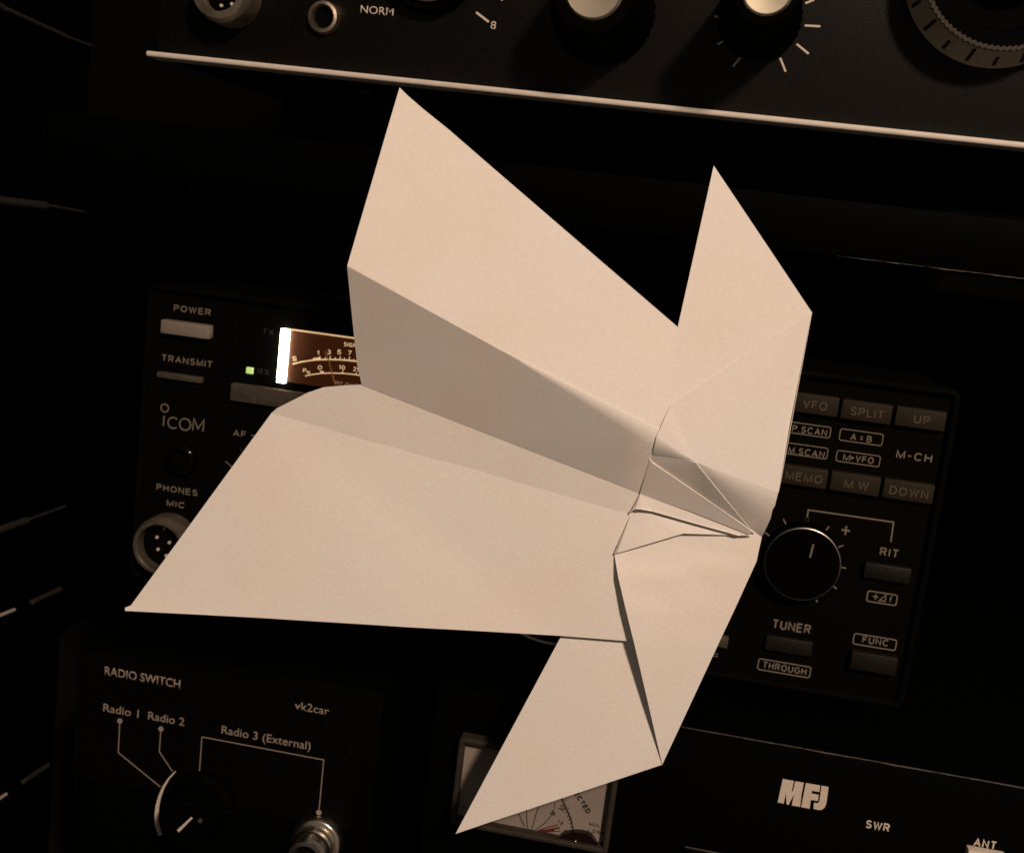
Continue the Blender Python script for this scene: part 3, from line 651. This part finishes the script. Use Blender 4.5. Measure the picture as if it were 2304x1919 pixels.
# dark moulded hump over the needle pivots
hump = [V16(700, 1310), V16(760, 1250), V16(830, 1205), V16(930, 1180), V16(1080, 1165), V16(1220, 1170), V16(1330, 1195), V16(1430, 1240), V16(1500, 1335), V16(1570, 1450), V16(1670, 1530), V16(1500, 1560), V16(700, 1440)]
bm = bmesh.new()
f = bm.faces.new([bm.verts.new(at(*p, YD - 0.002)) for p in hump])
g = bmesh.ops.extrude_face_region(bm, geom=[f]); bmesh.ops.translate(bm, verts=[e for e in g['geom'] if isinstance(e, bmesh.types.BMVert)], vec=(0, 0.0022, 0))
bmesh.ops.recalc_face_normals(bm, faces=bm.faces)
link('pivot_cover', bm, M['window'], me_)
bm = bmesh.new(); p = at(*V16(1100, 1350), YD - 0.002); bmesh.ops.create_uvsphere(bm, u_segments=12, v_segments=8, radius=0.0004, matrix=Matrix.Translation(p)); link('pivot_screw', bm, M['chrome'], me_, smooth=60)

# ---- dark equipment cabinet at the left edge
XL = at(72, 1100, 0.0).x
yk = at_side(205, 100, XL).y
lc = root('equipment_cabinet', (XL - 0.06, -0.04, 0), 'dark equipment cabinet at the far left edge, with polished rails along its side', 'cabinet')
box('side_panel', XL - 0.12, XL - 0.002, -0.20, yk + 0.004, 0.0, EYE + 0.16, M['board'], lc, 0.001)
def rail(p, q, r, m='rail'):
    a, b = at_side(*p, XL), at_side(*q, XL)
    bm = bmesh.new(); rod(bm, a, b, r, 20)
    bmesh.ops.bevel(bm, geom=[e for e in bm.edges if len(e.link_faces) == 2 and max(len(f.verts) for f in e.link_faces) > 4], offset=r * 0.5, segments=2, affect='EDGES')
    link('rail', bm, M[m], lc, smooth=50)
rail((-60, -20), (8, 20), 0.0011); rail((9, 20), (150, 84), 0.0008); rail((151, 84), (205, 104), 0.0005)
rail((-60, 446), (103, 464), 0.0014); rail((104, 462), (215, 482), 0.0005)
rail((-60, 1212), (62, 1170), 0.0012); rail((63, 1169), (147, 1139), 0.0005)
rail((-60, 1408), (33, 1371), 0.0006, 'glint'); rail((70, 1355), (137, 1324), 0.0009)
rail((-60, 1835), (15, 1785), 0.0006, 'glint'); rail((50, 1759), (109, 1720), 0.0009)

# ================================================================== paper plane
pp = root('paper_plane', DK + Vector((0, -0.035, 0)), 'folded white paper plane perched nose to the right in front of the dark radios', 'paper plane')
TH = 0.00013
def wave(p):
    q = Vector((p.x * 22, p.z * 22, 3.3)); q2 = Vector((p.x * 70, p.z * 70, 9.1))
    return 0.00060 * noise.noise(q) + 0.00013 * noise.noise(q2)
def sheet(name, faces, cuts=5, smooth=30, label=None, m='paper', folds=(), fold_r=0.0002):
    """a piece of folded sheet: polygons of (photo x, photo y, depth in mm in front of the radio panel)"""
    bm = bmesh.new(); seen = {}
    for f in faces:
        vs = []
        for p in f:
            k = (round(p[0], 1), round(p[1], 1))
            if k not in seen: seen[k] = bm.verts.new(at(p[0], p[1], -p[2] / 1000))
            vs.append(seen[k])
        bm.faces.new(vs)
    bmesh.ops.triangulate(bm, faces=bm.faces)
    bmesh.ops.subdivide_edges(bm, edges=bm.edges, cuts=cuts, use_grid_fill=True)
    eye = Vector((0, -DIST, EYE))
    for v in bm.verts: v.co.y += wave(v.co)
    bmesh.ops.recalc_face_normals(bm, faces=bm.faces)
    g = bmesh.ops.solidify(bm, geom=list(bm.faces), thickness=TH)
    for line in folds:                      # the rounded edge of doubled paper
        P = [at(q[0], q[1], -q[2] / 1000) for q in line]
        P = [p + Vector((0, wave(p), 0)) for p in P]
        for u, v in zip(P, P[1:]): rod(bm, u, v, fold_r, 10)
    bmesh.ops.recalc_face_normals(bm, faces=bm.faces)
    return link(name, bm, M[m], pp, smooth=smooth, label=label)
a = lambda p, d: (p[0], p[1], d)
def lerp3(p, q, t): return tuple(p[k] + (q[k] - p[k]) * t for k in range(3))
# upper wing
sheet('wing', [
    [(1100, 370.5, 50.4), (1010, 292.5, 51.2), (952, 245.8, 51.6), (917, 215.5, 51.9), (899, 197.5, 52), (781, 598, 60), (1127, 788, 55.5), (1472, 960, 50.8), (1508, 912, 49.4), (1525, 736, 46.2)],
    [(1508, 912, 49.4), (1472, 960, 50.8), (1500, 972, 49.4), (1525, 925, 48.2)]], smooth=60, cuts=8)
# fuselage walls; the ridge softens into a rounded bend towards the nose
NB = 10
bend = [(1472 - 7 * t, 960 + 46 * t, 50.8 + 1.0 * t - 2.3 * t * t) for t in [i / NB for i in range(NB + 1)]]
bend2 = [(1500 - 14 * t, 972 + 44 * t, 49.4 + 0.8 * t - 2.9 * t * t) for t in [i / NB for i in range(NB + 1)]]
R0 = (1127, 788, 55.5)
sheet('fuselage_side', [
    [(781, 598.3, 59.9), (795, 743, 50.2), (803, 817, 44.8), (814, 866, 41.3), (1127, 987.5, 40.95), (1440, 1109, 40.6), (1465, 1006, 49.5), R0]] +
    [[R0, bend[i + 1], bend[i]] for i in range(NB)] + [[bend[i], bend[i + 1], bend2[i + 1], bend2[i]] for i in range(NB)] +
    [[(1440, 1109, 40.6), (1456, 1115, 40.3), (1486, 1016, 47.3), (1465, 1006, 49.5)]], smooth=75, cuts=5)
def on_plane(px, py, a, b, c):
    """photo point (px, py) laid on the plane of three sheet points"""
    A, B, C_ = [at(q[0], q[1], -q[2] / 1000) for q in (a, b, c)]
    n = (B - A).cross(C_ - A); e = Vector((0, -DIST, EYE)); d = ray(px, py)
    return (px, py, -1000 * (e + d * ((A - e).dot(n) / d.dot(n))).y)
KR, KF, LF = (814, 866, 41.3), (1440, 1109, 40.6), (1414, 1156, 39.6)
LR = on_plane(611, 929, KR, KF, LF)
rear = [on_plane(x, y, KR, KF, LF) for x, y in ((780, 867), (728, 871.5), (691, 884), (654, 903), (623, 918.6))]
mid = lerp3(KR, KF, 0.5), lerp3(LR, LF, 0.5)
sheet('fuselage_side', [[KR] + rear + [LR, mid[1], mid[0]], [mid[0], mid[1], LF, KF],
    [KF, LF, (1464, 1171, 38.6), (1490, 1124, 39.6)]], cuts=6, smooth=60)
# lower wing
sheet('wing', [
    [LR, (294, 1362, 45.0), (281, 1367, 45.4), (281, 1374, 45.4), (600, 1391, 44.2), (900, 1410, 42.8), (1263, 1430, 40.6), (1425, 1442, 39.7), LF],
    [LF, (1425, 1442, 39.7), (1478, 1449, 39.2), (1462, 1170, 38.8)]])
# small front wings (canards)
sheet('canard', [[(1606, 373, 38.5), (1525, 736, 46.2), (1508, 912, 49.4), (1826, 702, 43.2)]], smooth=10)
sheet('canard', [[(1025, 1875, 39), (1263, 1430, 38.6), (1330, 1310, 37.6), (1440, 1340, 37.2), (1488, 1716, 38.4), (1490, 1720, 38.4)]])
# nose: upper fold, bending softly into the first pleat on its left and rolling down behind it on its right
b = (1565, 1040, 49.7); c_ = (1697, 1201, 40.9)
a0 = (1477, 982, 51.1)
fan_l = [(1477 - 9 * t, 982 + 40 * t, 51.1 - 0.2 * t - 2.6 * t * t) for t in [i / 12 for i in range(1, 13)]]
outline = [(1751, 1108), (1747, 1124), (1743.5, 1138), (1738, 1147), (1734, 1166), (1724, 1188), (1714, 1208)]
fan_r = []
for (x0_, y0_), (x1_, y1_) in zip(outline, outline[1:]):
    for k in range(4):
        t = k / 4; y = y0_ + (y1_ - y0_) * t; u = (y - 1108) / 100
        fan_r.append((x0_ + (x1_ - x0_) * t, y, 44.2 - 1.2 * u - 6.3 * u * u))
fan_r += [(1714, 1208, 36.7), (1700, 1209, 36.0), (1686, 1207, 35.6)]
w1 = fan_l[-1]
under = [(1461, 1048, 45.7), (1560, 1118, 41.6), (1682, 1202, 38.8)]
sheet('nose_fold', [
    [(1826, 702, 43.4), (1508, 912, 49.7), (1492, 948, 50.6), a0, b, fan_r[0]],
    [(1826, 702, 43.4), fan_r[0], (1760, 1062, 44.35), (1780, 952, 44.45)]] +
    [[b, p, q] for p, q in zip([a0] + fan_l, fan_l)] +
    [[b, p, q] for p, q in zip(fan_r, fan_r[1:])], smooth=6, cuts=3)
sheet('pleat', [[b, (1470, 1010, 48.95), under[0], under[1]], [b, under[1], under[2], c_]], smooth=60, cuts=5, folds=[[b, lerp3(b, c_, 0.5), c_]], fold_r=0.0001)
# nose: lower fold and the flap lying on it
Lp = [(1425, 1150, 39.0), (1382, 1245, 40.2), (1391, 1297.5, 42.4), (1408, 1370, 43.2), (1426, 1442, 43.1), (1458, 1580, 41.2), (1490, 1720, 38.6)]
Rp = [(1690, 1190, 38.2), (1714, 1208, 38.2), (1702, 1263, 38.6), (1653, 1370, 39.2), (1619, 1442, 39.4), (1555, 1580, 39.2), (1490, 1720, 38.6)]
Mp = [lerp3(a_, b_, 0.5) for a_, b_ in zip(Lp, Rp)]
fc = []
for P, Q in ((Lp, Mp), (Mp, Rp)):
    for i in range(6):
        f = [P[i], Q[i], Q[i + 1]] if i == 5 else [P[i], Q[i], Q[i + 1], P[i + 1]]
        fc.append(f)
sheet('nose_fold', fc, cuts=3, smooth=40)
sheet('flap', [[(1418, 1160, 39.9), (1381, 1247, 40.8), (1389, 1244, 41.5), (1463, 1222, 41.6), (1538, 1200, 40.9), (1653, 1204, 39.4), (1690, 1207, 38.7), (1664, 1192, 38.7), (1450, 1146, 39.9)]])
# nose pleats
p1, p2, p3 = (1462, 1034, 47.2), (1694, 1197, 41.3), (1440, 1110, 41.1)
sheet('pleat', [[p1, (1467, 1041, on_plane(1467, 1041, p1, p2, p3)[2] + 0.1), on_plane(1580, 1117, p1, p2, p3), p2, on_plane(1684, 1201, p1, p2, p3), on_plane(1560, 1152, p1, p2, p3), p3]], smooth=50,
    folds=[[(1461, 1030, 47.4), p1, on_plane(1467, 1040, p1, p2, p3), on_plane(1580, 1117, p1, p2, p3), p2]], fold_r=0.00017)
p1, p2, p3 = (1441, 1109, 41.2), (1686, 1200, 40.4), (1470, 1150, 41.3)
sheet('pleat', [[p1, on_plane(1560, 1151, p1, p2, p3), p2, on_plane(1690, 1204, p1, p2, p3), on_plane(1664, 1204.5, p1, p2, p3), on_plane(1560, 1176, p1, p2, p3), p3],
    [p1, p3, (1442, 1145, 41.7), (1430, 1144, 41.6), (1422, 1148, 41.1), (1417, 1154, 40.5), (1427, 1136, 40.8)]], smooth=50,
    folds=[[(1417, 1155, 40.5), (1421, 1148.5, 41.1), (1430, 1144, 41.6), (1442, 1145, 41.7), p3, on_plane(1560, 1176, p1, p2, p3), on_plane(1664, 1204.5, p1, p2, p3)]], fold_r=0.00017)
